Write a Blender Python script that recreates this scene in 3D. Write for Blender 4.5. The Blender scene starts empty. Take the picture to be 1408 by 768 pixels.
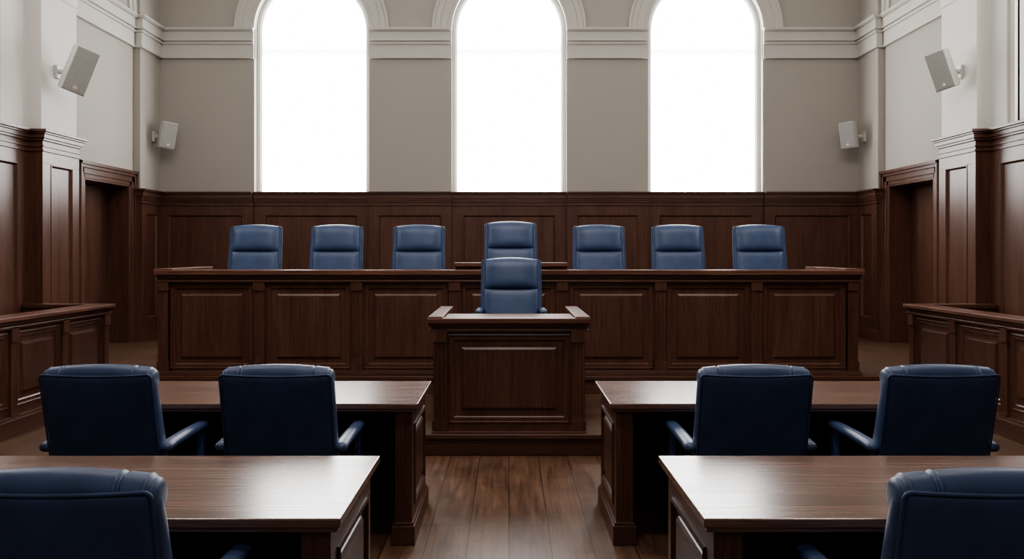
import bpy, bmesh, math, random
from math import sin, cos, pi, sqrt, radians, exp
from mathutils import Vector, Matrix

random.seed(4)
scene = bpy.context.scene
C = scene.collection

# ------------------------------------------------------------------ materials
def new_mat(name):
    m = bpy.data.materials.new(name)
    m.use_nodes = True
    nt = m.node_tree
    nt.nodes.clear()
    out = nt.nodes.new('ShaderNodeOutputMaterial')
    b = nt.nodes.new('ShaderNodeBsdfPrincipled')
    nt.links.new(b.outputs[0], out.inputs[0])
    return m, nt, b

def ramp(nt, stops):
    r = nt.nodes.new('ShaderNodeValToRGB')
    while len(r.color_ramp.elements) < len(stops):
        r.color_ramp.elements.new(0.5)
    for e, (p, c) in zip(r.color_ramp.elements, stops):
        e.position = p
        e.color = (*c, 1)
    return r

def mix(nt, a, b, fac, mode='MIX'):
    n = nt.nodes.new('ShaderNodeMix')
    n.data_type = 'RGBA'
    n.blend_type = mode
    if isinstance(fac, float):
        n.inputs[0].default_value = fac
    else:
        nt.links.new(fac, n.inputs[0])
    for s, i in ((a, 6), (b, 7)):
        if isinstance(s, tuple):
            n.inputs[i].default_value = (*s, 1)
        else:
            nt.links.new(s, n.inputs[i])
    return n.outputs[2]

def wood(name, axis, dark, light, rough=0.33, fine=1.0, spec=0.46, bump=0.06):
    m, nt, b = new_mat(name)
    tc = nt.nodes.new('ShaderNodeTexCoord')
    oi = nt.nodes.new('ShaderNodeObjectInfo')
    add = nt.nodes.new('ShaderNodeVectorMath'); add.operation = 'MULTIPLY_ADD'
    add.inputs[1].default_value = (7.0, 5.0, 9.0)
    nt.links.new(oi.outputs['Random'], add.inputs[0])
    nt.links.new(tc.outputs['Object'], add.inputs[2])
    def grain(long, cross, detail):
        mp = nt.nodes.new('ShaderNodeMapping')
        s = [cross * fine] * 3
        s['xyz'.index(axis)] = long
        mp.inputs['Scale'].default_value = s
        nt.links.new(add.outputs[0], mp.inputs['Vector'])
        n = nt.nodes.new('ShaderNodeTexNoise')
        n.inputs['Scale'].default_value = 1.0
        n.inputs['Detail'].default_value = detail
        n.inputs['Roughness'].default_value = 0.62
        n.inputs['Distortion'].default_value = 0.25
        nt.links.new(mp.outputs[0], n.inputs['Vector'])
        return n.outputs['Fac']
    broad = grain(0.55, 7.0, 3)
    mid = grain(2.0, 75.0, 5)
    pore = grain(7.0, 190.0, 2)
    r1 = ramp(nt, [(0.30, dark), (0.72, light)])
    nt.links.new(mid, r1.inputs[0])
    r2 = ramp(nt, [(0.28, (0.70, 0.66, 0.64)), (0.72, (1.18, 1.15, 1.12))])
    nt.links.new(broad, r2.inputs[0])
    c = mix(nt, r1.outputs[0], r2.outputs[0], 1.0, 'MULTIPLY')
    r3 = ramp(nt, [(0.36, (0.62, 0.58, 0.56)), (0.52, (1, 1, 1))])
    nt.links.new(pore, r3.inputs[0])
    c = mix(nt, c, r3.outputs[0], 0.8, 'MULTIPLY')
    nt.links.new(c, b.inputs['Base Color'])
    mr = nt.nodes.new('ShaderNodeMapRange')
    mr.inputs['To Min'].default_value = rough - 0.06
    mr.inputs['To Max'].default_value = rough + 0.08
    nt.links.new(mid, mr.inputs['Value'])
    nt.links.new(mr.outputs[0], b.inputs['Roughness'])
    b.inputs['Specular IOR Level'].default_value = spec
    bp = nt.nodes.new('ShaderNodeBump')
    bp.inputs['Strength'].default_value = bump
    bp.inputs['Distance'].default_value = 0.004
    nt.links.new(pore, bp.inputs['Height'])
    nt.links.new(bp.outputs[0], b.inputs['Normal'])
    return m

WD, WL = (0.080, 0.037, 0.0255), (0.150, 0.071, 0.049)
M = {}
M['wood_z'] = wood('walnut_vertical', 'z', WD, WL)
M['wood_x'] = wood('walnut_across', 'x', WD, WL)
M['wood_y'] = wood('walnut_deep', 'y', WD, WL)
M['rail_x'] = wood('walnut_rail_across', 'x', (0.10, 0.046, 0.034), (0.23, 0.112, 0.083), rough=0.42, spec=0.16)
M['rail_y'] = wood('walnut_rail_deep', 'y', (0.10, 0.046, 0.034), (0.23, 0.112, 0.083), rough=0.42, spec=0.16)
M['table_x'] = wood('table_walnut', 'x', (0.135, 0.070, 0.051), (0.27, 0.146, 0.106), rough=0.23, fine=0.8, bump=0.02, spec=1.0)
M['kneehole_shade'] = wood('kneehole_shade_walnut', 'x', (0.010, 0.006, 0.005), (0.022, 0.012, 0.010), rough=0.6)  # walnut darkened to near black: kneehole shade put into the colour

def plaster(name, col, var=0.05):
    m, nt, b = new_mat(name)
    tc = nt.nodes.new('ShaderNodeTexCoord')
    n = nt.nodes.new('ShaderNodeTexNoise')
    n.inputs['Scale'].default_value = 140
    n.inputs['Detail'].default_value = 4
    nt.links.new(tc.outputs['Object'], n.inputs['Vector'])
    r = ramp(nt, [(0.3, tuple(x * (1 - var) for x in col)), (0.7, tuple(min(1, x * (1 + var)) for x in col))])
    nt.links.new(n.outputs['Fac'], r.inputs[0])
    nt.links.new(r.outputs[0], b.inputs['Base Color'])
    b.inputs['Roughness'].default_value = 0.85
    b.inputs['Specular IOR Level'].default_value = 0.25
    bp = nt.nodes.new('ShaderNodeBump')
    bp.inputs['Strength'].default_value = 0.12
    bp.inputs['Distance'].default_value = 0.003
    nt.links.new(n.outputs['Fac'], bp.inputs['Height'])
    nt.links.new(bp.outputs[0], b.inputs['Normal'])
    return m

M['wall'] = plaster('greige_plaster', (0.395, 0.372, 0.338))
M['white'] = plaster('white_plaster', (0.69, 0.68, 0.65), 0.02)
M['trim'] = plaster('white_trim_paint', (0.54, 0.52, 0.485), 0.02)
M['frame'] = plaster('white_window_paint', (0.72, 0.71, 0.69), 0.02)

def floor_mat(name, along, tint=1.0, rough=0.36):
    m, nt, b = new_mat(name)
    tc = nt.nodes.new('ShaderNodeTexCoord')
    mp = nt.nodes.new('ShaderNodeMapping')
    if along == 'y':
        mp.inputs['Rotation'].default_value = (0, 0, radians(90))
    nt.links.new(tc.outputs['Object'], mp.inputs['Vector'])
    br = nt.nodes.new('ShaderNodeTexBrick')
    br.inputs['Scale'].default_value = 1.0
    br.inputs['Brick Width'].default_value = 2.3
    br.inputs['Row Height'].default_value = 0.225
    br.inputs['Mortar Size'].default_value = 0.0026
    br.inputs['Mortar Smooth'].default_value = 0.2
    br.inputs['Bias'].default_value = 0.0
    br.inputs['Color1'].default_value = (0.0, 0, 0, 1)
    br.inputs['Color2'].default_value = (1.0, 1, 1, 1)
    br.inputs['Mortar'].default_value = (0.5, 0.5, 0.5, 1)
    br.offset = 0.37
    nt.links.new(mp.outputs[0], br.inputs['Vector'])
    mp2 = nt.nodes.new('ShaderNodeMapping')
    mp2.inputs['Scale'].default_value = (1.6, 26, 26)
    nt.links.new(mp.outputs[0], mp2.inputs['Vector'])
    off = nt.nodes.new('ShaderNodeVectorMath'); off.operation = 'MULTIPLY_ADD'
    off.inputs[1].default_value = (9, 13, 5)
    nt.links.new(br.outputs['Color'], off.inputs[0])
    nt.links.new(mp2.outputs[0], off.inputs[2])
    n = nt.nodes.new('ShaderNodeTexNoise')
    n.inputs['Scale'].default_value = 1.0
    n.inputs['Detail'].default_value = 7
    n.inputs['Roughness'].default_value = 0.62
    n.inputs['Distortion'].default_value = 0.8
    nt.links.new(off.outputs[0], n.inputs['Vector'])
    t = tint
    r = ramp(nt, [(0.28, (0.042 * t, 0.022 * t, 0.014 * t)), (0.55, (0.092 * t, 0.050 * t, 0.032 * t)), (0.8, (0.14 * t, 0.078 * t, 0.051 * t))])
    nt.links.new(n.outputs['Fac'], r.inputs[0])
    r2 = ramp(nt, [(0.0, (0.80, 0.79, 0.79)), (1.0, (1.08, 1.07, 1.05))])
    nt.links.new(br.outputs['Color'], r2.inputs[0])
    c = mix(nt, r.outputs[0], r2.outputs[0], 1.0, 'MULTIPLY')
    # dark smudges and knots in the boards
    k = nt.nodes.new('ShaderNodeTexNoise')
    k.inputs['Scale'].default_value = 2.6
    k.inputs['Detail'].default_value = 5
    k.inputs['Roughness'].default_value = 0.7
    nt.links.new(off.outputs[0], k.inputs['Vector'])
    nt.links.new(tc.outputs['Object'], k.inputs['Vector'])
    r4 = ramp(nt, [(0.36, (0.5, 0.5, 0.5)), (0.52, (1, 1, 1))])
    nt.links.new(k.outputs['Fac'], r4.inputs[0])
    c = mix(nt, c, r4.outputs[0], 0.6, 'MULTIPLY')
    c = mix(nt, c, (0.012, 0.008, 0.006), br.outputs['Fac'])
    nt.links.new(c, b.inputs['Base Color'])
    mr = nt.nodes.new('ShaderNodeMapRange')
    mr.inputs['To Min'].default_value = rough - 0.06
    mr.inputs['To Max'].default_value = rough + 0.10
    nt.links.new(n.outputs['Fac'], mr.inputs['Value'])
    nt.links.new(mr.outputs[0], b.inputs['Roughness'])
    bp = nt.nodes.new('ShaderNodeBump')
    bp.inputs['Strength'].default_value = 0.15
    bp.inputs['Distance'].default_value = 0.004
    bp.invert = True
    nt.links.new(br.outputs['Fac'], bp.inputs['Height'])
    nt.links.new(bp.outputs[0], b.inputs['Normal'])
    return m

M['floor'] = floor_mat('floor_planks', 'y', 1.7)
M['dais'] = floor_mat('dais_planks', 'x', 1.5)

def leather(name, col):
    m, nt, b = new_mat(name)
    tc = nt.nodes.new('ShaderNodeTexCoord')
    n = nt.nodes.new('ShaderNodeTexNoise')
    n.inputs['Scale'].default_value = 9
    n.inputs['Detail'].default_value = 5
    nt.links.new(tc.outputs['Object'], n.inputs['Vector'])
    r = ramp(nt, [(0.3, tuple(x * 0.86 for x in col)), (0.7, tuple(x * 1.12 for x in col))])
    nt.links.new(n.outputs['Fac'], r.inputs[0])
    nt.links.new(r.outputs[0], b.inputs['Base Color'])
    b.inputs['Roughness'].default_value = 0.42
    b.inputs['Specular IOR Level'].default_value = 0.5
    v = nt.nodes.new('ShaderNodeTexVoronoi')
    v.inputs['Scale'].default_value = 260
    nt.links.new(tc.outputs['Object'], v.inputs['Vector'])
    bp = nt.nodes.new('ShaderNodeBump')
    bp.inputs['Strength'].default_value = 0.07
    bp.inputs['Distance'].default_value = 0.002
    nt.links.new(v.outputs['Distance'], bp.inputs['Height'])
    nt.links.new(bp.outputs[0], b.inputs['Normal'])
    return m

M['leather'] = leather('blue_leather', (0.052, 0.083, 0.172))

def simple(name, col, rough=0.5, metal=0.0, noise=0.04):
    m, nt, b = new_mat(name)
    tc = nt.nodes.new('ShaderNodeTexCoord')
    n = nt.nodes.new('ShaderNodeTexNoise')
    n.inputs['Scale'].default_value = 60
    nt.links.new(tc.outputs['Object'], n.inputs['Vector'])
    r = ramp(nt, [(0.3, tuple(x * (1 - noise) for x in col)), (0.7, tuple(x * (1 + noise) for x in col))])
    nt.links.new(n.outputs['Fac'], r.inputs[0])
    nt.links.new(r.outputs[0], b.inputs['Base Color'])
    b.inputs['Roughness'].default_value = rough
    b.inputs['Metallic'].default_value = metal
    return m

M['metal'] = simple('dark_metal', (0.03, 0.03, 0.033), 0.35, 0.8)
M['speaker'] = simple('speaker_white', (0.56, 0.55, 0.52), 0.5)
M['bracket'] = simple('bracket_grey', (0.55, 0.54, 0.51), 0.5)
M['badge'] = simple('badge_white', (0.75, 0.73, 0.7), 0.4)
M['copper'] = simple('badge_copper', (0.62, 0.47, 0.40), 0.4)
M['rubber'] = simple('black_rubber', (0.012, 0.012, 0.012), 0.7)

def grille_mat():
    m, nt, b = new_mat('speaker_grille')
    tc = nt.nodes.new('ShaderNodeTexCoord')
    v = nt.nodes.new('ShaderNodeTexVoronoi')
    v.inputs['Scale'].default_value = 170
    nt.links.new(tc.outputs['Object'], v.inputs['Vector'])
    r = ramp(nt, [(0.15, (0.17, 0.165, 0.155)), (0.5, (0.33, 0.325, 0.31))])
    nt.links.new(v.outputs['Distance'], r.inputs[0])
    nt.links.new(r.outputs[0], b.inputs['Base Color'])
    b.inputs['Roughness'].default_value = 0.6
    return m
M['grille'] = grille_mat()

def blind_mat(name, strength):
    """white roller blind glowing with daylight, faint horizontal bars behind it"""
    m = bpy.data.materials.new(name)
    m.use_nodes = True
    nt = m.node_tree
    nt.nodes.clear()
    out = nt.nodes.new('ShaderNodeOutputMaterial')
    e = nt.nodes.new('ShaderNodeEmission')
    tc = nt.nodes.new('ShaderNodeTexCoord')
    sx = nt.nodes.new('ShaderNodeSeparateXYZ')
    nt.links.new(tc.outputs['Object'], sx.inputs[0])
    n = nt.nodes.new('ShaderNodeMath'); n.operation = 'MULTIPLY_ADD'
    n.inputs[1].default_value = 1.0; n.inputs[2].default_value = 0.0
    nt.links.new(sx.outputs['Z'], n.inputs[0])
    r = ramp(nt, [(0.0, (1, 1, 1)), (0.5, (1, 1, 1)), (1.0, (1, 1, 1))])
    mr = nt.nodes.new('ShaderNodeMapRange')
    mr.inputs['From Min'].default_value = 2.4
    mr.inputs['From Max'].default_value = 5.8
    nt.links.new(sx.outputs['Z'], mr.inputs['Value'])
    cr = r.color_ramp
    while len(cr.elements) > 1:
        cr.elements.remove(cr.elements[-1])
    cr.elements[0].position = 0; cr.elements[0].color = (1, 0.995, 0.98, 1)
    for p, c in ((0.33, 1), (0.355, 0.62), (0.38, 1), (0.60, 1), (0.63, 0.42), (0.67, 1), (1, 1)):
        el = cr.elements.new(p); el.color = (c, c * 0.995, c * 0.98, 1)
    nt.links.new(mr.outputs[0], r.inputs[0])
    nt.links.new(r.outputs[0], e.inputs['Color'])
    e.inputs['Strength'].default_value = strength
    nt.links.new(e.outputs[0], out.inputs[0])
    return m

BACK_E, SIDE_E = 15.0, 7.0
M['blind_back'] = blind_mat('daylight_blind', BACK_E)
M['blind_side'] = blind_mat('side_daylight_blind', SIDE_E)

# ------------------------------------------------------------------ mesh builder
class MB:
    def __init__(self, f=None):
        self.bm = bmesh.new()
        self.f = f or (lambda u, v, w: (u, v, w))
    def pts(self, pl):
        return [self.bm.verts.new(self.f(*p)) for p in pl]
    def face(self, vs):
        try:
            self.bm.faces.new(vs)
        except ValueError:
            pass
    def box(self, a0, a1, b0, b1, c0, c1):
        v = self.pts([(a0, b0, c0), (a1, b0, c0), (a1, b1, c0), (a0, b1, c0),
                      (a0, b0, c1), (a1, b0, c1), (a1, b1, c1), (a0, b1, c1)])
        for q in ((0, 1, 2, 3), (4, 5, 6, 7), (0, 1, 5, 4), (1, 2, 6, 5), (2, 3, 7, 6), (3, 0, 4, 7)):
            self.face([v[i] for i in q])
        return self
    def loft(self, rings, cap=True, closed=True):
        R = [self.pts(r) for r in rings]
        n = len(R[0])
        for a, b in zip(R, R[1:]):
            for i in range(n if closed else n - 1):
                j = (i + 1) % n
                self.face([a[i], a[j], b[j], b[i]])
        if cap:
            self.face(R[0]); self.face(R[-1])
        return self
    def prism(self, poly, lo, hi, order='uwv'):
        """extrude a 2D polygon along the third axis: order tells which coordinate the two poly axes and the extrusion take"""
        def P(a, b, c):
            d = dict(zip(order, (a, b, c)))
            return (d['u'], d['v'], d['w'])
        return self.loft([[P(a, b, lo) for a, b in poly], [P(a, b, hi) for a, b in poly]])
    def panel(self, u0, u1, v0, v1, prof, wback):
        """closed panel whose front steps through (inset, w) rings"""
        def ring(i, w):
            return [(u0 + i, v0 + i, w), (u1 - i, v0 + i, w), (u1 - i, v1 - i, w), (u0 + i, v1 - i, w)]
        return self.loft([ring(0, wback)] + [ring(i, w) for i, w in prof])
    def tube(self, path, r, n=10, closed=False, flat=None):
        """round tube along a polyline; flat=(a,b) gives an elliptical section"""
        P = [Vector(p) for p in path]
        N = len(P)
        rings = []
        up = Vector((0, 0, 1))
        prev = None
        for i in range(N):
            if closed:
                t = (P[(i + 1) % N] - P[i - 1])
            else:
                t = P[min(i + 1, N - 1)] - P[max(i - 1, 0)]
            t.normalize()
            if prev is None:
                ref = up if abs(t.z) < 0.9 else Vector((1, 0, 0))
                x = t.cross(ref).normalized()
            else:
                x = (prev - t * prev.dot(t)).normalized()
            prev = x
            y = t.cross(x)
            rr = r[i] if isinstance(r, (list, tuple)) else r
            rings.append([tuple(P[i] + x * (cos(2 * pi * k / n) * rr) + y * (sin(2 * pi * k / n) * rr)) for k in range(n)])
        if closed:
            R = [self.pts(q) for q in rings]
            for a, b in zip(R, R[1:] + R[:1]):
                for i in range(n):
                    j = (i + 1) % n
                    self.face([a[i], a[j], b[j], b[i]])
        else:
            self.loft(rings)
        return self
    def cyl(self, p, r0, r1, z0, z1, n=24):
        x, y = p
        return self.loft([[(x + r0 * cos(2 * pi * k / n), y + r0 * sin(2 * pi * k / n), z0) for k in range(n)],
                          [(x + r1 * cos(2 * pi * k / n), y + r1 * sin(2 * pi * k / n), z1) for k in range(n)]])
    def build(self, name, mat, parent=None, bevel=0.0, smooth=False, seg=2):
        bm = self.bm
        if smooth:
            bmesh.ops.remove_doubles(bm, verts=bm.verts, dist=1e-6)
        bmesh.ops.recalc_face_normals(bm, faces=bm.faces)
        me = bpy.data.meshes.new(name)
        bm.to_mesh(me); bm.free()
        me.materials.append(M[mat])
        if smooth:
            for p in me.polygons:
                p.use_smooth = True
        o = bpy.data.objects.new(name, me)
        C.objects.link(o)
        if parent is not None:
            o.parent = parent
        if bevel:
            md = o.modifiers.new('edge', 'BEVEL')
            md.width = bevel; md.segments = seg; md.limit_method = 'ANGLE'; md.angle_limit = radians(40)
            md.harden_normals = False
        return o

def structure(o, label=None):
    o['kind'] = 'structure'
    if label:
        o['label'] = label
    return o

def thing(name, label, cat, loc=(0, 0, 0), rz=0.0, group=None):
    o = bpy.data.objects.new(name, None)
    C.objects.link(o)
    o.location = loc
    o.rotation_euler = (0, 0, rz)
    o.empty_display_size = 0.2
    o['label'] = label; o['category'] = cat
    if group:
        o['group'] = group
    return o

def copy_tree(o, parent=None):
    c = o.copy(); C.objects.link(c)
    if parent is not None:
        c.parent = parent
    for ch in list(o.children):
        copy_tree(ch, c)
    return c

# frames: u along the face, v up, w out of the face towards the room
def face_front(y0):            # looks towards the camera (-Y)
    return lambda u, v, w: (u, y0 - w, v)
def face_side(s, x0):          # side wall at s*x0 looking to the middle of the room
    return lambda u, v, w: (s * (x0 - w), u, v)

RAISED = [(0, 0.004), (0.012, 0.008), (0.018, -0.004), (0.048, -0.004), (0.054, -0.010), (0.058, -0.017), (0.104, -0.018), (0.107, -0.011), (0.124, 0.0), (0.128, 0.0)]
JURY_RAISED = RAISED[:7] + [(0.1055, -0.011), (0.118, -0.010), (0.1195, -0.002), (0.126, -0.001)]
SMALL_RAISED = [(0, 0.006), (0.010, 0.011), (0.020, 0.001), (0.026, -0.011), (0.052, -0.012), (0.056, -0.007), (0.068, 0.001), (0.072, 0.001)]
FLAT = [(0, 0.006), (0.012, 0.006), (0.024, -0.010), (0.032, -0.022), (0.045, -0.022)]

def frame_and_panels(parent, f, u0, u1, v0, v1, openings, prof=RAISED, grain='wood_z', rail='wood_x', pname='panel', thick=0.032):
    """rails and stiles around a row of openings [(a, b)] of one height (ov0, ov1) plus one panel object each"""
    ov0, ov1, cols = openings
    mb = MB(f)
    mb.box(u0, u1, v0, ov0, -thick, 0)
    mb.box(u0, u1, ov1, v1, -thick, 0)
    edges = [u0] + [e for c in cols for e in c] + [u1]
    for a, b in zip(edges[0::2], edges[1::2]):
        if b - a > 1e-4:
            mb.box(a, b, ov0, ov1, -thick, 0)
    fr = mb.build('rail_and_stile_frame', grain, parent, bevel=0.002)
    ps = []
    for a, b in cols:
        ps.append(MB(f).panel(a, b, ov0, ov1, prof, -thick).build(pname, grain, parent))
    return fr, ps

def fluted(u0, u1, w0, w1, n=3):
    """plan outline (u, w) of a pilaster with n flutes"""
    W = u1 - u0
    pts = [(u0, w0), (u0, w1)]
    gap = W * 0.16
    fw = (W - gap * (n + 1)) / n
    for k in range(n):
        a = u0 + gap + k * (fw + gap)
        pts.append((a, w1))
        for j in range(1, 6):
            t = pi * j / 6
            pts.append((a + fw / 2 - cos(t) * fw / 2, w1 - sin(t) * fw * 0.42))
        pts.append((a + fw, w1))
    pts += [(u1, w1), (u1, w0)]
    return pts

def pilaster(parent, f, uc, wid, v0, v1, blk0=0.10, blk1=0.09, proj=0.022):
    h = wid / 2
    mb = MB(f)
    mb.box(uc - h - 0.008, uc + h + 0.008, v0, v0 + blk0, 0, proj + 0.012)
    mb.box(uc - h, uc + h, v0 + blk0, v0 + blk0 + 0.03, 0, proj)
    mb.box(uc - h, uc + h, v1 - blk1 - 0.02, v1 - blk1, 0, proj)
    mb.prism(fluted(uc - h, uc + h, 0, proj), v0 + blk0 + 0.03, v1 - blk1 - 0.02, 'uwv')
    mb.box(uc - h - 0.008, uc + h + 0.008, v1 - blk1, v1, 0, proj + 0.012)
    return mb.build('pilaster', 'wood_z', parent)

def steps(mb, u0, u1, prof, ends=0.0):
    """stacked moulding: prof = [(v0, v1, projection)]; ends widens each step sideways by its projection"""
    for a, b, p in prof:
        e = p if ends else 0
        mb.box(u0 - e * (ends in (1, 3)), u1 + e * (ends in (2, 3)), a, b, -0.05, p)
    return mb

# ------------------------------------------------------------------ measures (metres, camera at the origin, looking along +Y)
EYE = 1.585
YB = 13.75            # back wall plaster
XC = 5.10             # corner column, towards the room
XD = 5.19             # door bay wall
XN = 5.16             # near side walls
XP = 5.00             # side piers
P0, P1 = 10.05, 10.87 # pier along Y
YC = 13.00            # corner column near face
YR = -3.0             # rear wall
H = 6.7
WB = 2.446            # wainscot height at the back
WS = 2.883            # wainscot height on near side walls
DA = 0.341            # judges' dais
PL = 0.168            # witness platform
D0 = 9.35             # dais front
SPR = 4.83            # spring line of the arches
HW = 0.84             # half width of the openings
WINX = (-2.885, 0.0, 2.87)

# ------------------------------------------------------------------ floor, ceiling, platforms
structure(MB().box(-5.9, 5.9, YR - 0.4, YB + 0.4, -0.15, 0).build('floor', 'floor'))
structure(MB().box(-5.9, 5.9, YR - 0.4, YB + 0.4, H, H + 0.15).build('ceiling', 'white'))

pl = MB()
poly = [(-4.19, D0), (4.19, D0), (4.19, 10.07), (5.75, 10.07), (5.75, YB), (-5.75, YB), (-5.75, 10.07), (-4.19, 10.07)]
pl.prism(poly, 0.0, DA, 'uvw')
structure(pl.build('floor_dais', 'dais'))
nz = MB(); nz.box(-4.19, 4.19, D0 - 0.035, D0, DA - 0.035, DA + 0.004)
nz.box(-4.19, 4.19, D0 - 0.012, D0, 0.0, DA - 0.035)
structure(nz.build('trim_1', 'wood_x', bevel=0.008))
PX = 1.95
structure(MB().box(-PX, PX, 7.30, D0, 0, PL).build('floor_platform', 'dais'))
nz = MB(); nz.box(-PX - 0.02, PX + 0.02, 7.255, 7.30, PL - 0.035, PL + 0.004)
nz.box(-PX, PX, 7.285, 7.30, 0.0, PL - 0.035)
structure(nz.build('trim_2', 'wood_x', bevel=0.008))

# ------------------------------------------------------------------ arched walls
def arc_pts(c, r, n=28):
    return [(c - r * cos(pi * i / n), SPR_ + r * sin(pi * i / n)) for i in range(n + 1)]
SPR_ = SPR

def arched_wall(mb, u0, u1, v0, vsill, vtop, centres, hw, spr, w0, w1, n=28):
    """solid wall from u0 to u1 with round-headed openings"""
    e = u0
    for c in centres:
        mb.box(e, c - hw, v0, vtop, w0, w1)
        mb.box(c - hw, c + hw, v0, vsill, w0, w1)
        for i in range(n):
            a0, a1 = pi * i / n, pi * (i + 1) / n
            x0, z0 = c - hw * cos(a0), spr + hw * sin(a0)
            x1, z1 = c - hw * cos(a1), spr + hw * sin(a1)
            mb.loft([[(x0, z0, w), (x1, z1, w), (x1, vtop, w), (x0, vtop, w)] for w in (w0, w1)])
        e = c + hw
    mb.box(e, u1, v0, vtop, w0, w1)

def arch_outline(c, hw, v0, spr, inset, w, n=28):
    h = hw - inset
    p = [(c - h, v0 + inset, w)]
    p += [(c - h * cos(pi * i / n), spr + h * sin(pi * i / n), w) for i in range(n + 1)]
    p += [(c + h, v0 + inset, w)]
    return p

def window(idx, f, c, hw, v0, spr, blind, label):
    root = bpy.data.objects.new('window_%d' % idx, None)
    C.objects.link(root)
    structure(root, label)
    mb = MB(f)
    rings = [(0, -0.30), (0, -0.14), (0.012, -0.135), (0.052, -0.135), (0.058, -0.15), (0.064, -0.15), (0.072, -0.165), (0.072, -0.30)]
    R = [arch_outline(c, hw, v0 - 0.07, spr, i, w) for i, w in rings]
    mb.loft(R + [R[0]], cap=False)
    mb.build('window_frame', 'frame', root)
    p = MB(f)
    p.loft([arch_outline(c, hw, v0 - 0.07, spr, 0.074, w) for w in (-0.21, -0.20)])
    p.build('pane', blind, root)
    return root

fb = face_front(YB)
wb = MB(fb)
arched_wall(wb, -5.75, 5.75, 0, WB, H, WINX, HW, SPR, -0.35, 0)
structure(wb.build('wall_back', 'wall'))
for i, c in enumerate(WINX):
    window(i + 1, fb, c, HW, WB, SPR, 'blind_back',
           ('tall round-headed window, leftmost of three on the back wall', 'tall round-headed window in the middle of the back wall',
            'tall round-headed window, rightmost of three on the back wall')[i])

# archivolts and the entablature band between the windows
BAND = [(4.395, 4.425, 0.045), (4.425, 4.60, 0.032), (4.60, 4.625, 0.055), (4.625, 4.645, 0.042), (4.645, 4.66, 0.075),
        (4.66, 4.79, 0.055), (4.79, 4.805, 0.085), (4.805, 4.835, 0.10)]
tn = [3]
def trim(mb, mat, bevel=0.0, label=None):
    o = structure(mb.build('trim_%d' % tn[0], mat, bevel=bevel), label)
    tn[0] += 1
    return o

for c in WINX:
    mb = MB(fb)
    n = 40
    prof = [(HW, -0.02), (HW, 0.030), (HW + 0.05, 0.036), (HW + 0.055, 0.020), (HW + 0.165, 0.020), (HW + 0.17, 0.034), (HW + 0.24, 0.034), (HW + 0.255, 0.055), (HW + 0.285, 0.055), (HW + 0.295, -0.02)]
    rings = []
    for i in range(n + 1):
        a = pi * i / n
        rings.append([(c - r * cos(a), 4.82 + r * sin(a), w) for r, w in prof])
    mb.loft(rings)
    trim(mb, 'trim', label='moulded plaster arch around a back window')
edges = [-XC] + [e for c in WINX for e in (c - HW, c + HW)] + [XC]
for k in range(0, 8, 2):
    a, b = edges[k], edges[k + 1]
    mb = MB(fb)
    steps(mb, a, b, BAND)
    trim(mb, 'trim')

# wainscot on the back wall: piers stand forward, window bays sit back
CAP = [(-0.20, -0.185, 0.018), (-0.155, -0.13, 0.014), (-0.13, -0.10, 0.026), (-0.10, -0.04, 0.040), (-0.04, -0.022, 0.055), (-0.022, 0.0, 0.072)]
wr = bpy.data.objects.new('trim_%d' % tn[0], None); tn[0] += 1
C.objects.link(wr); structure(wr, 'dark walnut wainscot along the back wall')
for k in range(7):
    a = edges[0] if k == 0 else edges[k]
    b = edges[k + 1]
    pier = k % 2 == 0
    f = face_front(YB - (0.085 if pier else 0.036))
    m = 0.14 if pier else 0.16
    frame_and_panels(wr, f, a, b, DA, WB - 0.05, (DA + 0.30, WB - 0.33, [(a + m, b - m)]), FLAT)
    if pier:
        MB(f).box(a, b, DA, WB - 0.05, -0.085, -0.03).build('backing', 'wood_z', wr)
    mb = MB(f)
    steps(mb, a, b, [(WB + p, WB + q, w) for p, q, w in CAP])
    if not pier:
        mb.box(a, b, WB - 0.05, WB + 0.004, -0.33, 0.02)
    mb.build('cap_moulding', 'wood_x', wr, bevel=0.003)
    mb = MB(f)
    steps(mb, a, b, [(DA, DA + 0.16, 0.016), (DA + 0.16, DA + 0.185, 0.008)])
    mb.build('plinth', 'wood_x', wr)

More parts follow.
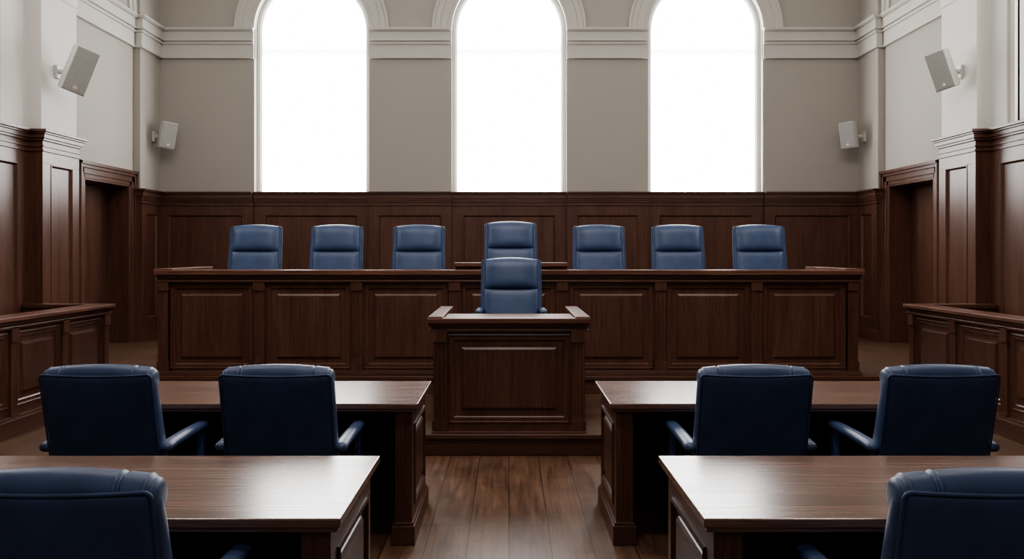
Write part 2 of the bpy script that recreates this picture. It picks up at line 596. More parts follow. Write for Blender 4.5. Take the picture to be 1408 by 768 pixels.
# ------------------------------------------------------------------ side walls (built for both sides)
DO0, DO1, DZ = 11.45, 12.80, 2.48
SW = (8.70,)
for s, side in ((-1, 'left'), (1, 'right')):
    fN, fD, fP, fC = face_side(s, XN), face_side(s, XD), face_side(s, XP), face_side(s, XC)
    shift = 0.0 if s > 0 else -0.22
    cen = sorted(c + shift for c in SW)
    mb = MB(fN)
    arched_wall(mb, YR, P0, 0, WS, H, cen, 0.84, 4.9, -0.45, 0)
    # door bay with its opening, pier and corner column
    mb.f = fD
    mb.box(P1, DO0, 0, H, -0.50, 0)
    mb.box(DO0, DO1, DZ, H, -0.50, 0)
    mb.box(DO1, YC, 0, H, -0.50, 0)
    mb.box(DO0, DO1, 0, DZ, -0.50, -0.36)
    mb.f = fC
    mb.box(YC, YB, 0, H, -0.55, 0)
    structure(mb.build('wall_%s' % side, 'wall'))
    trim(MB(fP).box(P0, P1, 0, H, -0.62, 0), 'white', label='white plastered pier on the %s side wall' % side)
    # upper near wall is painted white
    mb = MB(fN)
    mb.box(cen[-1] + 0.99, P0, WS, H, 0, 0.012)
    trim(mb, 'white')
    for i, c in enumerate(cen):
        window(4 + i + (3 if s > 0 else 0), fN, c, 0.84, WS, 4.9, 'blind_side', 'tall round-headed window in the %s side wall' % side)
        mb = MB(fN)
        prof = [(0, -0.02), (0, 0.03), (-0.05, 0.036), (-0.055, 0.02), (-0.11, 0.02), (-0.12, 0.04), (-0.15, 0.04), (-0.155, -0.02)]
        R = [arch_outline(c, 0.84, WS, 4.9, i_, w) for i_, w in prof]
        R = [[(u, max(v, WS), w) for u, v, w in r] for r in R]
        mb.loft(R + [R[0]], cap=False)
        trim(mb, 'trim')
    # band
    for f, a, b, lift in ((fD, P1, YC, 0), (fC, YC - 0.0, YB, 0)):
        mb = MB(f)
        for v0, v1, p in BAND:
            mb.box(a - (p if f is fC else 0), b, v0, v1, -0.05, p)
        trim(mb, 'trim')
    mb = MB(fP); mb.box(P0 - 0.012, P1 + 0.0, 4.385, 4.84, -0.05, 0.012); trim(mb, 'white')
    # shallow arch over the door bay
    mb = MB(fD)
    n = 30; cc, rr = (P1 + YC) / 2, (YC - P1) / 2
    rings = []
    for i in range(n + 1):
        a = pi * i / n
        rings.append([(cc - r * cos(a), 4.83 + r * sin(a), w) for r, w in ((rr, -0.02), (rr, 0.05), (rr - 0.10, 0.05), (rr - 0.11, 0.03), (rr - 0.2, 0.03), (rr - 0.2, -0.02))])
    mb.loft(rings); trim(mb, 'trim')

    # wainscot of the near wall and the pier
    wr = bpy.data.objects.new('trim_%d' % tn[0], None); tn[0] += 1
    C.objects.link(wr); structure(wr, 'tall dark walnut wainscot on the %s side wall' % side)
    f = face_side(s, XN - 0.035)
    cols = []
    y = P0 - 0.24
    while y > YR + 1.2:
        cols.append((y - 1.15, y)); y -= 1.40
    cols = cols[::-1]
    frame_and_panels(wr, f, YR, P0, 0, WS - 0.05, (0.35, WS - 0.37, cols), FLAT)
    CAPS = [(-0.235, -0.215, 0.016), (-0.185, -0.165, 0.012), (-0.12, -0.095, 0.022), (-0.095, -0.05, 0.036), (-0.05, -0.03, 0.05), (-0.03, 0.0, 0.068)]
    mb = steps(MB(f), YR, P0, [(WS + p, WS + q, w) for p, q, w in CAPS])
    mb.build('cap_moulding', 'wood_y', wr, bevel=0.003)
    f = face_side(s, XP - 0.03)
    frame_and_panels(wr, f, P0 - 0.03, P1, 0, WS - 0.05, (0.45, WS - 0.36, [(P0 + 0.15, P1 - 0.16)]), FLAT)
    mb = MB(f); mb.box(P0 - 0.03, P0 - 0.002, 0, WS - 0.05, -0.16, -0.03)
    mb.box(P0 - 0.03, P1 + 0.03, 0, 0.20, -0.03, 0.014)
    mb.build('pier_face', 'wood_z', wr)
    mb = MB(f)
    for p, q, w in CAPS:
        mb.box(P0 - 0.03 - w, P1 + w, WS + p, WS + q, -0.20, w)
    mb.build('pier_cap', 'wood_y', wr, bevel=0.003)
    # corner column wainscot
    f = face_side(s, XC - 0.035)
    frame_and_panels(wr, f, YC - 0.03, YB - 0.08, DA, WB - 0.05, (DA + 0.3, WB - 0.33, [(YC + 0.13, YB - 0.22)]), FLAT)
    mb = MB(f)
    for p, q, w in CAP:
        mb.box(YC - 0.03 - w, YB - 0.08, WB + p, WB + q, -0.10, w)
    mb.box(YC - 0.03, YC - 0.002, DA, WB - 0.05, -0.09, -0.03)
    mb.box(YC - 0.045, YB - 0.08, DA, DA + 0.16, -0.09, 0.014)
    mb.build('corner_cap_and_plinth', 'wood_y', wr, bevel=0.003)

    # door: casing (moulded in steps), reveal and leaf
    dr = bpy.data.objects.new('door_%d' % (1 if s < 0 else 2), None)
    C.objects.link(dr); structure(dr, 'dark walnut doorway on the %s side wall' % side)
    mb = MB(fD)
    cw = 0.20
    for e0, e1, w in ((0.0, 0.05, 0.028), (0.05, 0.12, 0.040), (0.12, 0.16, 0.058), (0.16, cw, 0.075)):
        mb.box(DO0 - e1, DO0 - e0, DA, DZ + e1, -0.02, w)
        mb.box(DO1 + e0, min(DO1 + e1, YC), DA, DZ + e1, -0.02, w)
        mb.box(DO0 - e1, min(DO1 + e1, YC), DZ + e0, DZ + e1, -0.02, w)
    mb.build('door_casing', 'wood_z', dr, bevel=0.003)
    mb = MB(fD)
    mb.box(DO0, DO0 + 0.02, DA, DZ, -0.36, 0.02)
    mb.box(DO1 - 0.02, DO1, DA, DZ, -0.36, 0.02)
    mb.box(DO0, DO1, DZ - 0.02, DZ, -0.36, 0.02)
    mb.build('door_jamb', 'wood_z', dr)
    mb = MB(fD)
    mb.box(DO0 + 0.02, DO1 - 0.02, DA + 0.005, DZ - 0.02, -0.34, -0.29)
    mb.build('door_leaf', 'wood_z', dr)

wr = MB(); wr.box(-5.75, 5.75, YR - 0.35, YR, 0, H)
structure(wr.build('wall_rear', 'wall'))

# ------------------------------------------------------------------ judges' bench
B0 = 9.42             # front face of the frame
BX = 3.47
BT = 1.396
bench = thing('judges_bench', 'long dark walnut panelled bench with fluted pilasters and seven blue chairs behind it', 'bench', (0, B0, DA))
fB = lambda u, v, w: (u, -w, v - DA)
pil = [-475, -343, -209, -75, 73, 208, 340, 472]
k_ = B0 / 1293.0
pil = [p * k_ for p in pil]
cols = [(a + 0.064, b - 0.064) for a, b in zip(pil, pil[1:])]
frame_and_panels(bench, fB, -BX, BX, DA + 0.004, 1.30, (0.405, 1.262, cols), RAISED)
MB(fB).box(-BX, BX, DA + 0.002, 1.30, -0.10, -0.032).build('backing', 'wood_z', bench)
for p in pil:
    pilaster(bench, fB, p, 0.100, DA + 0.045, 1.29, 0.10, 0.10)
mb = MB(fB)
steps(mb, -BX, BX, [(DA, DA + 0.035, 0.052), (DA + 0.035, DA + 0.048, 0.040)], 3)
mb.build('plinth', 'wood_x', bench, bevel=0.004)
mb = MB(fB)
steps(mb, -BX, BX, [(1.275, 1.295, 0.040), (1.295, 1.318, 0.030), (1.318, 1.345, 0.048)], 3)
mb.build('cornice_moulding', 'wood_x', bench, bevel=0.004)
mb = MB(fB)
mb.box(-3.54, 3.54, 1.345, BT, -0.26, 0.072)
mb.build('counter_top', 'rail_x', bench, bevel=0.007)
for s in (-1, 1):
    f = (lambda s: lambda u, v, w: (s * (BX + w), u, v - DA))(s)
    mb = MB(f)
    mb.box(0.0, 1.20, DA + 0.004, 1.345, -0.10, 0)
    mb.box(-0.03, 1.22, DA + 0.004, DA + 0.048, -0.10, 0.04)
    wing = mb.build('side_wing', 'wood_z', bench)
    mb = MB(f)
    mb.box(-0.06, 1.24, 1.345, BT + 0.014, -0.115, 0.07)
    mb.build('wing_top', 'rail_y', bench, bevel=0.006)
# raised centre behind the counter
mb = MB(fB)
mb.box(-0.545, 0.585, 1.30, 1.428, -0.30, -0.14)
mb.box(-0.560, 0.600, 1.428, 1.468, -0.315, -0.10)
mb.build('raised_centre_ledge', 'rail_x', bench, bevel=0.006)
JF = 0.705            # floor the judges' chairs stand on
mb = MB(fB)
mb.box(-3.36, 3.36, DA + 0.004, JF, -1.75, -0.105)
mb.box(-0.62, 0.66, JF, JF + 0.035, -1.70, -0.45)
mb.build('inner_floor', 'dais', bench)

# ------------------------------------------------------------------ witness stand
W0 = 7.345
ws = thing('witness_stand', 'dark walnut witness stand with one raised panel, in front of the long bench', 'witness stand', (0, W0, PL))
fW = lambda u, v, w: (u, -w, v - PL)
WX = 0.592
ox = (-4 * 7.3 / 1293)
opn = (0.240, 0.940, [(-0.480, 0.480)])
frame_and_panels(ws, fW, -WX, WX, PL + 0.004, 0.99, opn, RAISED)
MB(fW).box(-WX, WX, PL + 0.002, 0.99, -0.08, -0.032).build('backing', 'wood_z', ws)
for p in (-1, 1):
    pilaster(ws, fW, p * 0.538, 0.094, PL + 0.012, 0.975, 0.085, 0.10)
mb = MB(fW)
mb.box(-WX - 0.01, WX + 0.01, PL + 0.001, PL + 0.014, -0.05, 0.040)
mb.build('plinth', 'wood_x', ws, bevel=0.004)
mb = MB(fW)
steps(mb, -WX, WX, [(0.958, 0.976, 0.030), (0.976, 0.998, 0.020), (0.998, 1.022, 0.034)], 3)
mb.build('cornice_moulding', 'wood_x', ws, bevel=0.004)
mb = MB(fW)
mb.box(-0.634, 0.634, 1.022, 1.062, -0.10, 0.052)
mb.box(-0.54, 0.54, 1.022, 1.052, -0.68, -0.09)
mb.build('ledge', 'rail_x', ws, bevel=0.006)
for s in (-1, 1):
    f = (lambda s: lambda u, v, w: (s * (WX + w), u, v - PL))(s)
    mb = MB(f)
    mb.box(0.032, 1.36, PL + 0.002, 1.022, -0.07, 0)
    mb.box(0.032, 1.36, PL + 0.002, PL + 0.09, -0.07, 0.012)
    mb.build('side_wall', 'wood_z', ws)
    mb = MB(f)
    mb.box(-0.03, 1.39, 1.022, 1.075, -0.075, 0.042)
    mb.build('side_rail', 'rail_y', ws, bevel=0.008)
WF = 0.355
MB(fW).box(-WX + 0.075, WX - 0.075, PL + 0.002, WF, -1.95, -0.085).build('inner_floor', 'dais', ws)

# ------------------------------------------------------------------ jury boxes
JX, J0, J1, JT = 4.27, 3.2, 10.0, 1.025
for s, side in ((-1, 'left'), (1, 'right')):
    jb = thing('jury_box', 'dark walnut panelled jury box with a polished rail along the %s wall' % side, 'jury box', (s * JX, J1, 0), 0, 'jury boxes')
    f = (lambda s: lambda u, v, w: (-s * w, u - J1, v))(s)
    cols, pc = [], []
    y = J1 - 0.065
    pc.append(y)
    while y - 0.93 > J0:
        cols.append((y - 0.93 + 0.066, y - 0.066)); y -= 0.93; pc.append(y)
    cols = cols[::-1]
    frame_and_panels(jb, f, y - 0.065, J1, 0.004, 0.95, (0.24, 0.89, cols), JURY_RAISED)
    MB(f).box(y - 0.065, J1, 0.002, 0.95, -0.08, -0.032).build('backing', 'wood_z', jb)
    for p in pc:
        pilaster(jb, f, p, 0.105, 0.17, 0.935, 0.02, 0.13)
    mb = MB(f)
    mb.box(y - 0.065, J1 + 0.01, 0.0, 0.15, -0.05, 0.060)
    mb.box(y - 0.065, J1 + 0.005, 0.15, 0.17, -0.05, 0.036)
    mb.build('plinth', 'wood_y', jb, bevel=0.006)
    mb = MB(f)
    steps(mb, y - 0.065, J1, [(0.92, 0.94, 0.034), (0.94, 0.96, 0.022), (0.96, 0.985, 0.040)], 2)
    mb.build('cornice_moulding', 'wood_y', jb, bevel=0.004)
    mb = MB(f)
    mb.box(y - 0.1, J1 + 0.05, 0.985, JT, -0.17, 0.065)
    mb.build('rail', 'rail_y', jb, bevel=0.008)
    mb = MB(f)
    mb.box(J1 - 0.12, J1, 0.002, 0.985, -0.84, -0.08)
    mb.box(J1 - 0.14, J1 + 0.045, 0.985, JT + 0.002, -0.84, -0.171)
    mb.build('end_return', 'wood_x', jb, bevel=0.005)

# ------------------------------------------------------------------ counsel tables
TZ = 0.766
def make_table(label, xa, yf, s, length=2.06, depth=0.89):
    """table whose panelled end at the aisle is at xa and which runs away from the aisle in direction s"""
    t = thing('counsel_table', label, 'table', (xa, yf, 0), 0, 'counsel tables')
    X = lambda a: s * a                       # a = distance from the aisle edge of the top
    mb = MB(lambda a, b, c: (s * a, b, c))
    mb.box(0, length, 0, depth, TZ - 0.030, TZ)
    mb.box(0.010, length - 0.010, 0.010, depth - 0.010, TZ - 0.046, TZ - 0.030)
    mb.build('tabletop', 'table_x', t, bevel=0.005)
    for e in (0, 1):
        f = (lambda e: (lambda u, v, w: (s * ((0.035 - w) if e == 0 else (length - 0.035 + w)), u, v)))(e)
        end = MB(f)
        end.box(0.03, depth - 0.03, 0.0, TZ - 0.046, -0.092, -0.032)
        end.box(0.03, depth - 0.03, 0.12, 0.19, -0.032, 0)
        end.box(0.03, depth - 0.03, TZ - 0.13, TZ - 0.046, -0.032, 0)
        end.box(0.03, 0.14, 0.19, TZ - 0.13, -0.032, 0)
        end.box(depth - 0.14, depth - 0.03, 0.19, TZ - 0.13, -0.032, 0)
        eo = end.build('end_panel', 'wood_z', t, bevel=0.002)
        MB(f).panel(0.14, depth - 0.14, 0.19, TZ - 0.13, SMALL_RAISED, -0.032).build('raised_panel', 'wood_z', eo)
        p = MB(f)
        p.box(0.012, depth - 0.012, 0.0, 0.105, -0.108, 0.018)
        p.box(0.020, depth - 0.020, 0.105, 0.122, -0.100, 0.009)
        p.build('plinth', 'wood_y', eo, bevel=0.004)
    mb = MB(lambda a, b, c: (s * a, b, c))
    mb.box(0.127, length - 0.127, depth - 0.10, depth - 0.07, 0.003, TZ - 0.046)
    mb.build('modesty_panel', 'kneehole_shade', t)
    return t

make_table('dark walnut counsel table left of the aisle, in the row nearest the witness stand', -0.490, 5.05, -1, 1.97)
make_table('dark walnut counsel table right of the aisle, in the row nearest the witness stand', 0.543, 5.05, 1)
make_table('dark walnut counsel table in the foreground left of the aisle, single chair pulled up', -0.517, 2.88, -1)
make_table('dark walnut counsel table in the foreground right of the aisle, single chair pulled up', 0.598, 2.88, 1)

# ------------------------------------------------------------------ chairs (local: faces +Y, back at -Y)
def cosp(n):
    return [-cos(pi * i / n) for i in range(n + 1)]

def pillow(mb, hw, z0, z1, arch, yfun, tf, tb, p=8, nu=36, nv=28, corner=0.05, sag=0.0):
    """closed cushion: outline hw(z) wide from z0 to z1 (top arched), bulging tf to the front and tb to the back of yfun(z)"""
    us, vs = cosp(nu), cosp(nv)
    def at(u, v, side):
        z = z0 + (z1 + arch * (1 - u * u) - z0) * (v + 1) / 2
        x = u * hw(z) * (1 - corner * abs(v) ** 10)
        z -= corner * 0.5 * (z1 - z0) * (abs(u) ** 12) * (1 if v > 0 else -1) * abs(v) ** 6 * 0.6
        b = (max(0, 1 - abs(u) ** p) ** 0.5) * (max(0, 1 - abs(v) ** p) ** 0.5)
        y = yfun(z) + ((tf(z) if callable(tf) else tf) * b if side > 0 else -tb * b)
        return (x, y, z)
    F = [mb.pts([at(u, v, 1) for u in us]) for v in vs]
    B = [mb.pts([at(u, v, -1) for u in us]) for v in vs]
    for G in (F, B):
        for j in range(nv):
            for i in range(nu):
                mb.face([G[j][i], G[j][i + 1], G[j + 1][i + 1], G[j + 1][i]])
    return mb

def capsule_arm(mb, x, pts, wx, wz, n=14):
    """armrest pad: path of (y, z), elliptical section, rounded ends"""
    P = [Vector((x, y, z)) for y, z in pts]
    rings = []
    N = len(P)
    L = [0.0]
    for a, b in zip(P, P[1:]):
        L.append(L[-1] + (b - a).length)
    S = 26
    tot = L[-1]
    for i in range(S + 1):
        d = tot * 0.5 * (1 - cos(pi * i / S))
        k = max(j for j in range(N - 1) if L[j] <= d + 1e-9)
        q = P[k].lerp(P[k + 1], min(1, (d - L[k]) / max(1e-9, L[k + 1] - L[k])))
        e = min(d, tot - d)
        r = sqrt(max(0.0, 1 - (1 - min(1, e / 0.03)) ** 2)) if e < 0.03 else 1.0
        r = max(r, 0.02)
        ring = []
        for j in range(n):
            a = 2 * pi * j / n
            c_, s_ = cos(a), sin(a)
            ring.append((q.x + wx * r * math.copysign(abs(c_) ** 0.75, c_), q.y, q.z + wz * r * math.copysign(abs(s_) ** 0.8, s_)))
        rings.append(ring)
    mb.loft(rings)

def chair_base(t):
    MB().cyl((0, -0.01), 0.075, 0.06, 0.360, 0.40).cyl((0, -0.01), 0.030, 0.030, 0.12, 0.360).cyl((0, -0.01), 0.045, 0.036, 0.075, 0.20).build('pedestal_column', 'metal', t, smooth=False)
    for k in range(5):
        a = 2 * pi * k / 5 + pi / 2
        d = Vector((cos(a), sin(a), 0)); q = Vector((-sin(a), cos(a), 0)); o = Vector((0, -0.01, 0))
        mb = MB()
        rings = []
        for r, w, z0, z1 in ((0.0, 0.030, 0.085, 0.125), (0.12, 0.026, 0.085, 0.12), (0.26, 0.020, 0.072, 0.097)):
            c = o + d * r
            rings.append([tuple(c - q * w + Vector((0, 0, z0))), tuple(c + q * w + Vector((0, 0, z0))),
                          tuple(c + q * w * 0.8 + Vector((0, 0, z1))), tuple(c - q * w * 0.8 + Vector((0, 0, z1)))])
        mb.loft(rings)
        leg = mb.build('leg', 'metal', t, bevel=0.004)
        mb = MB()
        for sg in (-1, 1):
            c = o + d * 0.25 + q * (0.014 * sg)
            n = 16
            mb.loft([[tuple(c + q * (0.009 * e) + d * (0.03 * cos(2 * pi * i / n)) + Vector((0, 0, 0.03 + 0.03 * sin(2 * pi * i / n)))) for i in range(n)] for e in (-1, 1)])
        c = o + d * 0.25
        mb.tube([tuple(c + Vector((0, 0, 0.03))), tuple(c + Vector((0, 0, 0.08)))], 0.007, 8)
        mb.build('caster', 'rubber', leg)

def seat_and_arms(t, azt, yb_arm, seat_z=0.47, reach=0.0):
    mb = MB()
    us, vs = cosp(28), cosp(24)
    def at(u, v, top):
        y = 0.005 + 0.265 * v
        x = 0.258 * u * (1 - 0.05 * (v * .5 + .5)) * (1 - 0.06 * abs(v) ** 8)
        b = (max(0, 1 - abs(u) ** 7) ** 0.5) * (max(0, 1 - abs(v) ** 7) ** 0.5)
        z = seat_z - 0.055 + (0.055 * b + 0.008 * (1 - u * u) * b if top else -0.045 * b)
        return (x, y, z)
    for side in (True, False):
        G = [mb.pts([at(u, v, side) for u in us]) for v in vs]
        for j in range(24):
            for i in range(28):
                mb.face([G[j][i], G[j][i + 1], G[j + 1][i + 1], G[j + 1][i]])
    mb.build('seat', 'leather', t, smooth=True)
    for s in (-1, 1):
        mb = MB()
        capsule_arm(mb, s * 0.288, [(yb_arm, azt - 0.030), (yb_arm + 0.10, azt - 0.022), (yb_arm + 0.3, azt - 0.018), (yb_arm + 0.47 + reach, azt - 0.020)], 0.033, 0.023)
        arm = mb.build('armrest', 'leather', t, smooth=True)
        mb = MB()
        rr = []
        for z, y, w, x in ((0.375, 0.03, 0.034, 0.20), (0.385, 0.055, 0.034, 0.25), (0.41, 0.085, 0.034, 0.277), (0.48, 0.105, 0.03, 0.288), (azt - 0.028, 0.12, 0.028, 0.288)):
            y += reach * 0.9
            rr.append([(s * x - 0.017, y - w, z), (s * x + 0.017, y - w, z), (s * x + 0.017, y + w, z), (s * x - 0.017, y + w, z)])
        mb.loft(rr)
        mb.build('armrest_post', 'leather', arm, bevel=0.008, seg=3)

def loop_piping(mb, hw, z0, ztop, y, r, rc=0.02, open_bottom=False):
    """rounded rectangle of piping, ztop(x) the upper edge"""
    pts = []
    N = 14
    for i in range(N + 1):                                   # up the right side
        z = z0 + (ztop(hw(1)) - rc - z0) * i / N
        pts.append((hw(z), y(z), z))
    zt = ztop(hw(1)) - rc
    for i in range(1, 6):
        a = (pi / 2) * i / 6
        z = zt + rc * sin(a)
        pts.append((hw(zt) - rc + rc * cos(a), y(z), z))
    X = hw(zt) - rc
    for i in range(25):
        x = X - 2 * X * i / 24
        z = ztop(x)
        pts.append((x, y(z), z))
    for i in range(1, 6):
        a = pi / 2 + (pi / 2) * i / 6
        z = zt + rc * sin(a)
        pts.append((-(hw(zt) - rc) + rc * cos(a), y(z), z))
    for i in range(N + 1):
        z = zt - (zt - z0) * i / N
        pts.append((-hw(z), y(z), z))
    mb.tube(pts, r, 8, closed=True)

def make_low_chair(label, loc, rz):
    t = thing('office_chair', label, 'chair', loc, rz, 'chairs at the counsel tables')
    chair_base(t)
    seat_and_arms(t, 0.668, -0.315, reach=0.145)
    yr = lambda z: -0.262 - 0.30 * (z - 0.45) + 0.05 * (z - 0.45) ** 2      # rear face
    hw = lambda z: 0.270
    mb = MB()
    pillow(mb, hw, 0.40, 0.985, 0.0, lambda z: yr(z) + 0.055, lambda z: 0.030 + 0.14 * max(0, 1.0 - z), 0.050, p=26, corner=0.02)
    body = mb.build('backrest', 'leather', t, smooth=True)
    mb = MB()
    pillow(mb, lambda z: hw(z) - 0.012, 0.405, 1.003, -0.010, lambda z: yr(z) + 0.012, 0.004, 0.016, p=22, corner=0.015)
    mb.build('rear_panel', 'leather', body, smooth=True)
    mb = MB()
    loop_piping(mb, lambda z: hw(z) - 0.008, 0.41, lambda x: 1.004 - 0.010 * (1 - (x / 0.26) ** 2), lambda z: yr(z) + 0.004, 0.0055)
    mb.build('piping', 'leather', body, smooth=True)
    mb = MB()
    pillow(mb, lambda z: hw(z) - 0.02, 0.47, 0.95, 0.0, lambda z: yr(z) + 0.075 + 0.14 * max(0, 1.0 - z), 0.035, 0.01, p=6)
    mb.build('back_cushion', 'leather', body, smooth=True)
    # rolled top with sewn creases
    mb = MB()
    HWR = 0.265
    rings = []
    NX = 260
    for i in range(NX + 1):
        x = -HWR * cos(pi * i / NX) if False else HWR * (-1 + 2 * i / NX)
        e = HWR - abs(x)
        k = sqrt(max(0.0, 1 - (1 - e / 0.03) ** 2)) if e < 0.03 else 1.0
        k = max(0.30, 0.45 + 0.55 * k)
        for xc in (0.170, 0.243):
            k *= 1 - 0.11 * exp(-((abs(x) - xc - 0.004) / 0.0045) ** 2) + 0.03 * exp(-((abs(x) - xc + 0.006) / 0.004) ** 2)
        zc = 0.976 + 0.019 * (1 - (x / HWR) ** 2)
        yc = yr(0.98) + 0.066
        ry, rz_ = 0.062, 0.052 * k
        rings.append([(x, yc + ry * k * math.copysign(abs(cos(a)) ** 0.9, cos(a)), zc + rz_ * sin(a)) for a in [2 * pi * j / 24 for j in range(24)]])
    mb.loft(rings)
    mb.build('top_roll', 'leather', body, smooth=True)
    return t

def make_high_chair(label, loc, rz):
    t = thing('high_back_chair', label, 'chair', loc, rz, "chairs at the judges' bench")
    chair_base(t)
    seat_and_arms(t, 0.675, -0.30, 0.48)
    yr = lambda z: -0.262 - 0.22 * (z - 0.45) + 0.02 * (z - 0.45) ** 2
    hw = lambda z: 0.291 - 0.012 * min(1, max(0, (z - 0.45) / 0.7))
    mb = MB()
    pillow(mb, hw, 0.40, 1.142, 0.024, lambda z: yr(z) + 0.05, 0.045, 0.045, p=16, corner=0.02)
    body = mb.build('backrest', 'leather', t, smooth=True)
    inner = lambda z: hw(z) - 0.030
    mb = MB()
    pillow(mb, inner, 0.45, 0.885, 0.0, lambda z: yr(z) + 0.088, 0.050, 0.0, p=7, corner=0.02)
    mb.build('back_cushion', 'leather', body, smooth=True)
    mb = MB()
    pillow(mb, inner, 0.868, 1.145, 0.022, lambda z: yr(z) + 0.085, 0.085, 0.02, p=4, corner=0.02)
    mb.build('headrest', 'leather', body, smooth=True)
    mb = MB()
    loop_piping(mb, lambda z: hw(z) - 0.004, 0.42, lambda x: 1.142 + 0.024 * (1 - (x / 0.28) ** 2) - 0.004, lambda z: yr(z) + 0.078, 0.0055)
    loop_piping(mb, lambda z: hw(z) - 0.028, 0.47, lambda x: 1.135 + 0.022 * (1 - (x / 0.25) ** 2), lambda z: yr(z) + 0.094, 0.0045)
    mb.build('piping', 'leather', body, smooth=True)
    return t

LY1, LY2 = 4.825, 2.675
low = [
    ('blue leather armchair left of the aisle, tucked under the far-row table beside the aisle', -1.100, LY1, 0),
    ('blue leather armchair at the far-row table left of the aisle, nearest the left jury box', -1.945, LY1, 0),
    ('blue leather armchair right of the aisle, tucked under the far-row table beside the aisle', 1.165, LY1, 0),
    ('blue leather armchair at the far-row table right of the aisle, nearest the right jury box', 2.045, LY1, 0),
    ('large blue leather armchair at the foreground table, cut off by the left edge', -1.125, LY2, 0),
    ('large blue leather armchair at the foreground table, cut off by the right edge', 1.215, LY2, 0),
]
first = None
for lab, x, y, r in low:
    if first is None:
        first = make_low_chair(lab, (x, y, 0), radians(r))
    else:
        c = copy_tree(first)
        c.location = (x, y, 0); c.rotation_euler = (0, 0, radians(r)); c['label'] = lab

JY = 10.28
jk = 10.05 / 1293.0
high = [
    ('blue leather high-backed chair, first from the left behind the long bench', 347, 2),
    ('blue leather high-backed chair, second from the left behind the long bench', 459.5, 1),
    ('blue leather high-backed chair, third from the left behind the long bench', 574, 0),
    ('blue leather high-backed chair raised above the others at the middle of the long bench', 702, 0),
    ('blue leather high-backed chair, third from the right behind the long bench', 825.5, 0),
    ('blue leather high-backed chair, second from the right behind the long bench', 935.5, -1),
    ('blue leather high-backed chair, first from the right behind the long bench', 1048.5, -2),
]
first = None
for lab, px, r in high:
    mid = px == 702
    loc = ((px - 700) * jk, JY - 0.35 + (0.0 if not mid else 0.0), JF + 0.003 + (0.035 if mid else 0))
    if first is None:
        first = make_high_chair(lab, loc, radians(180 + r))
    else:
        c = copy_tree(first)
        c.location = loc; c.rotation_euler = (0, 0, radians(180 + r)); c['label'] = lab
c = copy_tree(first)
c.location = (3.0 * 8.7 / 1293, 8.55, WF + 0.003); c.rotation_euler = (0, 0, pi)
c['label'] = 'blue leather high-backed chair inside the witness stand, below the middle bench chair'
del c['group']
for ch in c.children:
    if ch.name.startswith('armrest'):
        ch.location.z = 0.028          # arms raised on this chair

# ------------------------------------------------------------------ wall speakers
def make_speaker(label, loc, wall_x, s, w, h, d, yaw, lean, badge):
    """s = side; loc = centre of the box; the bracket reaches back to the wall at s*wall_x"""
    t = thing('wall_speaker', label, 'speaker', loc, 0, 'loudspeakers on the walls')
    R = Matrix.Rotation(radians(-s * lean), 3, 'Y') @ Matrix.Rotation(radians(-s * yaw), 3, 'Z')
    def f(u, v, k):                      # u across, v up, k out of the grille
        return tuple(R @ Vector((u, -k, v)))
    mb = MB(f)
    hw, hh = w / 2, h / 2
    mb.loft([[(-hw * a, -hh * b, k), (hw * a, -hh * b, k), (hw * a, hh * b, k), (-hw * a, hh * b, k)] for a, b, k in ((0.80, 0.94, -d / 2), (0.97, 1.0, -d * 0.1), (1.0, 1.0, d / 2))])
    cab = mb.build('cabinet', 'speaker', t, bevel=0.008)
    mb = MB(f)
    mb.panel(-hw + 0.008, hw - 0.008, -hh + 0.008, hh - 0.008, [(0, 0.006 + d / 2), (0.004, 0.010 + d / 2)], d / 2 - 0.01)
    gr = mb.build('grille', 'grille', t)
    mb = MB(f)
    br = 0.017
    if badge == 'copper':
        mb.box(-0.022, 0.022, -hh + 0.045, -hh + 0.08, d / 2, d / 2 + 0.016)
    else:
        mb.loft([[(br * q * cos(2 * pi * i / 20), -hh + 0.055 + br * q * sin(2 * pi * i / 20), k) for i in range(20)] for q, k in ((1, d / 2), (1, d / 2 + 0.013), (0.8, d / 2 + 0.016))])
    mb.build('badge', 'copper' if badge == 'copper' else 'badge', gr)
    # bracket: plate on the wall, arm and ball
    back = R @ Vector((0, d / 2 - 0.01, -0.02))
    wx = s * wall_x - loc[0]
    mb = MB()
    mb.box(*sorted((wx, wx - s * 0.035)), back.y - 0.05, back.y + 0.05, -0.085, 0.06)
    br_ = mb.build('bracket', 'bracket', t, bevel=0.004)
    mb = MB()
    mb.tube([(wx - s * 0.02, back.y, -0.01), ((wx + back.x) / 2, back.y, -0.01), (back.x - s * 0.0, back.y, back.z)], [0.028, 0.028, 0.03], 12)
    mb.build('bracket_arm', 'bracket', br_)
    return t

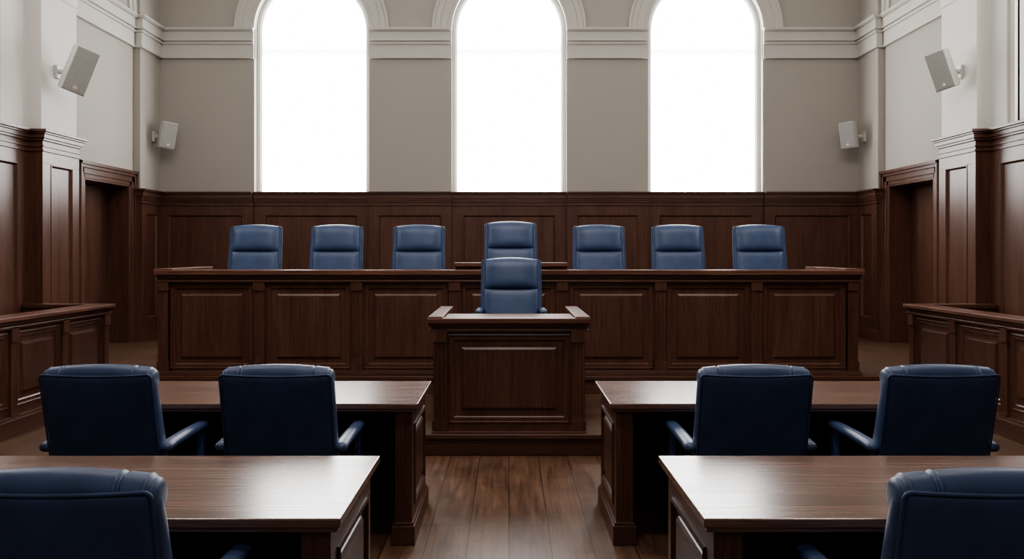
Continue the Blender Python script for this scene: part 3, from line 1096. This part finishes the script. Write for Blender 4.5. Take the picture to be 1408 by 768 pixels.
def at(px, py, y):
    return ((px - 700) * y / 1293, y, EYE - (py - 345) * y / 1293)
make_speaker('large white wall speaker tilted steeply on the left white pier, copper badge', at(107, 96, 10.32), XP, -1, 0.265, 0.50, 0.20, 46, 22, 'copper')
make_speaker('large white wall speaker tilted on the right white pier, round badge', at(1297, 96, 10.32), XP, 1, 0.225, 0.425, 0.20, 48, 19, 'white')
make_speaker('small white wall speaker in the back corner left of the windows', at(229, 186, 13.42), XC, -1, 0.215, 0.375, 0.17, 44, 9, 'white')
make_speaker('small white wall speaker in the back corner right of the windows', at(1168, 186, 13.42), XC, 1, 0.215, 0.375, 0.17, 44, 7, 'white')

# ------------------------------------------------------------------ world, lights, camera
w = bpy.data.worlds.new('world')
scene.world = w
w.use_nodes = True
w.node_tree.nodes['Background'].inputs[0].default_value = (0.9, 0.95, 1.0, 1)
w.node_tree.nodes['Background'].inputs[1].default_value = 0.6

def added_fill_light(x, y, size, power, aim, col=(1.0, 0.93, 0.85)):  # unseen fill light added under the ceiling, no fixture there
    l = bpy.data.lights.new('added_fill_light', 'AREA')
    l.shape = 'DISK'; l.size = size; l.energy = power; l.color = col
    o = bpy.data.objects.new('added_fill_light', l)
    C.objects.link(o)
    o.location = (x, y, H - 0.15)
    d = Vector(aim) - o.location
    o.rotation_euler = d.to_track_quat('-Z', 'Y').to_euler()
for x in (-3.0, 0.0, 3.0):
    added_fill_light(x, 6.2, 0.9, 80, (x * 1.05, 9.6, 0.6))  # added to brighten the bench fronts and the chairs behind them

added_fill_light(0.0, 3.4, 0.7, 115, (0, 7.6, 0.5))  # added to lift the front of the witness stand
added_fill_light(0.0, -1.6, 2.0, 115, (0, 4.5, 0.7), (0.9, 0.95, 1.0))  # added soft fill from behind the camera for the near chair backs

cam = bpy.data.cameras.new('camera')
co = bpy.data.objects.new('camera', cam)
C.objects.link(co)
co.location = (0, 0, EYE)
co.rotation_euler = (radians(90), 0, 0)
cam.sensor_width = 36.0
cam.lens = 1293.0 / 1408.0 * 36.0
cam.shift_x = 4.0 / 1408.0
cam.shift_y = -39.0 / 1408.0
cam.clip_start = 0.05
scene.camera = co

scene.view_settings.view_transform = 'AgX'
scene.view_settings.look = 'AgX - Medium High Contrast'
scene.view_settings.exposure = -0.25
scene.cycles.use_denoising = True
scene.cycles.max_bounces = 10
scene.cycles.diffuse_bounces = 6
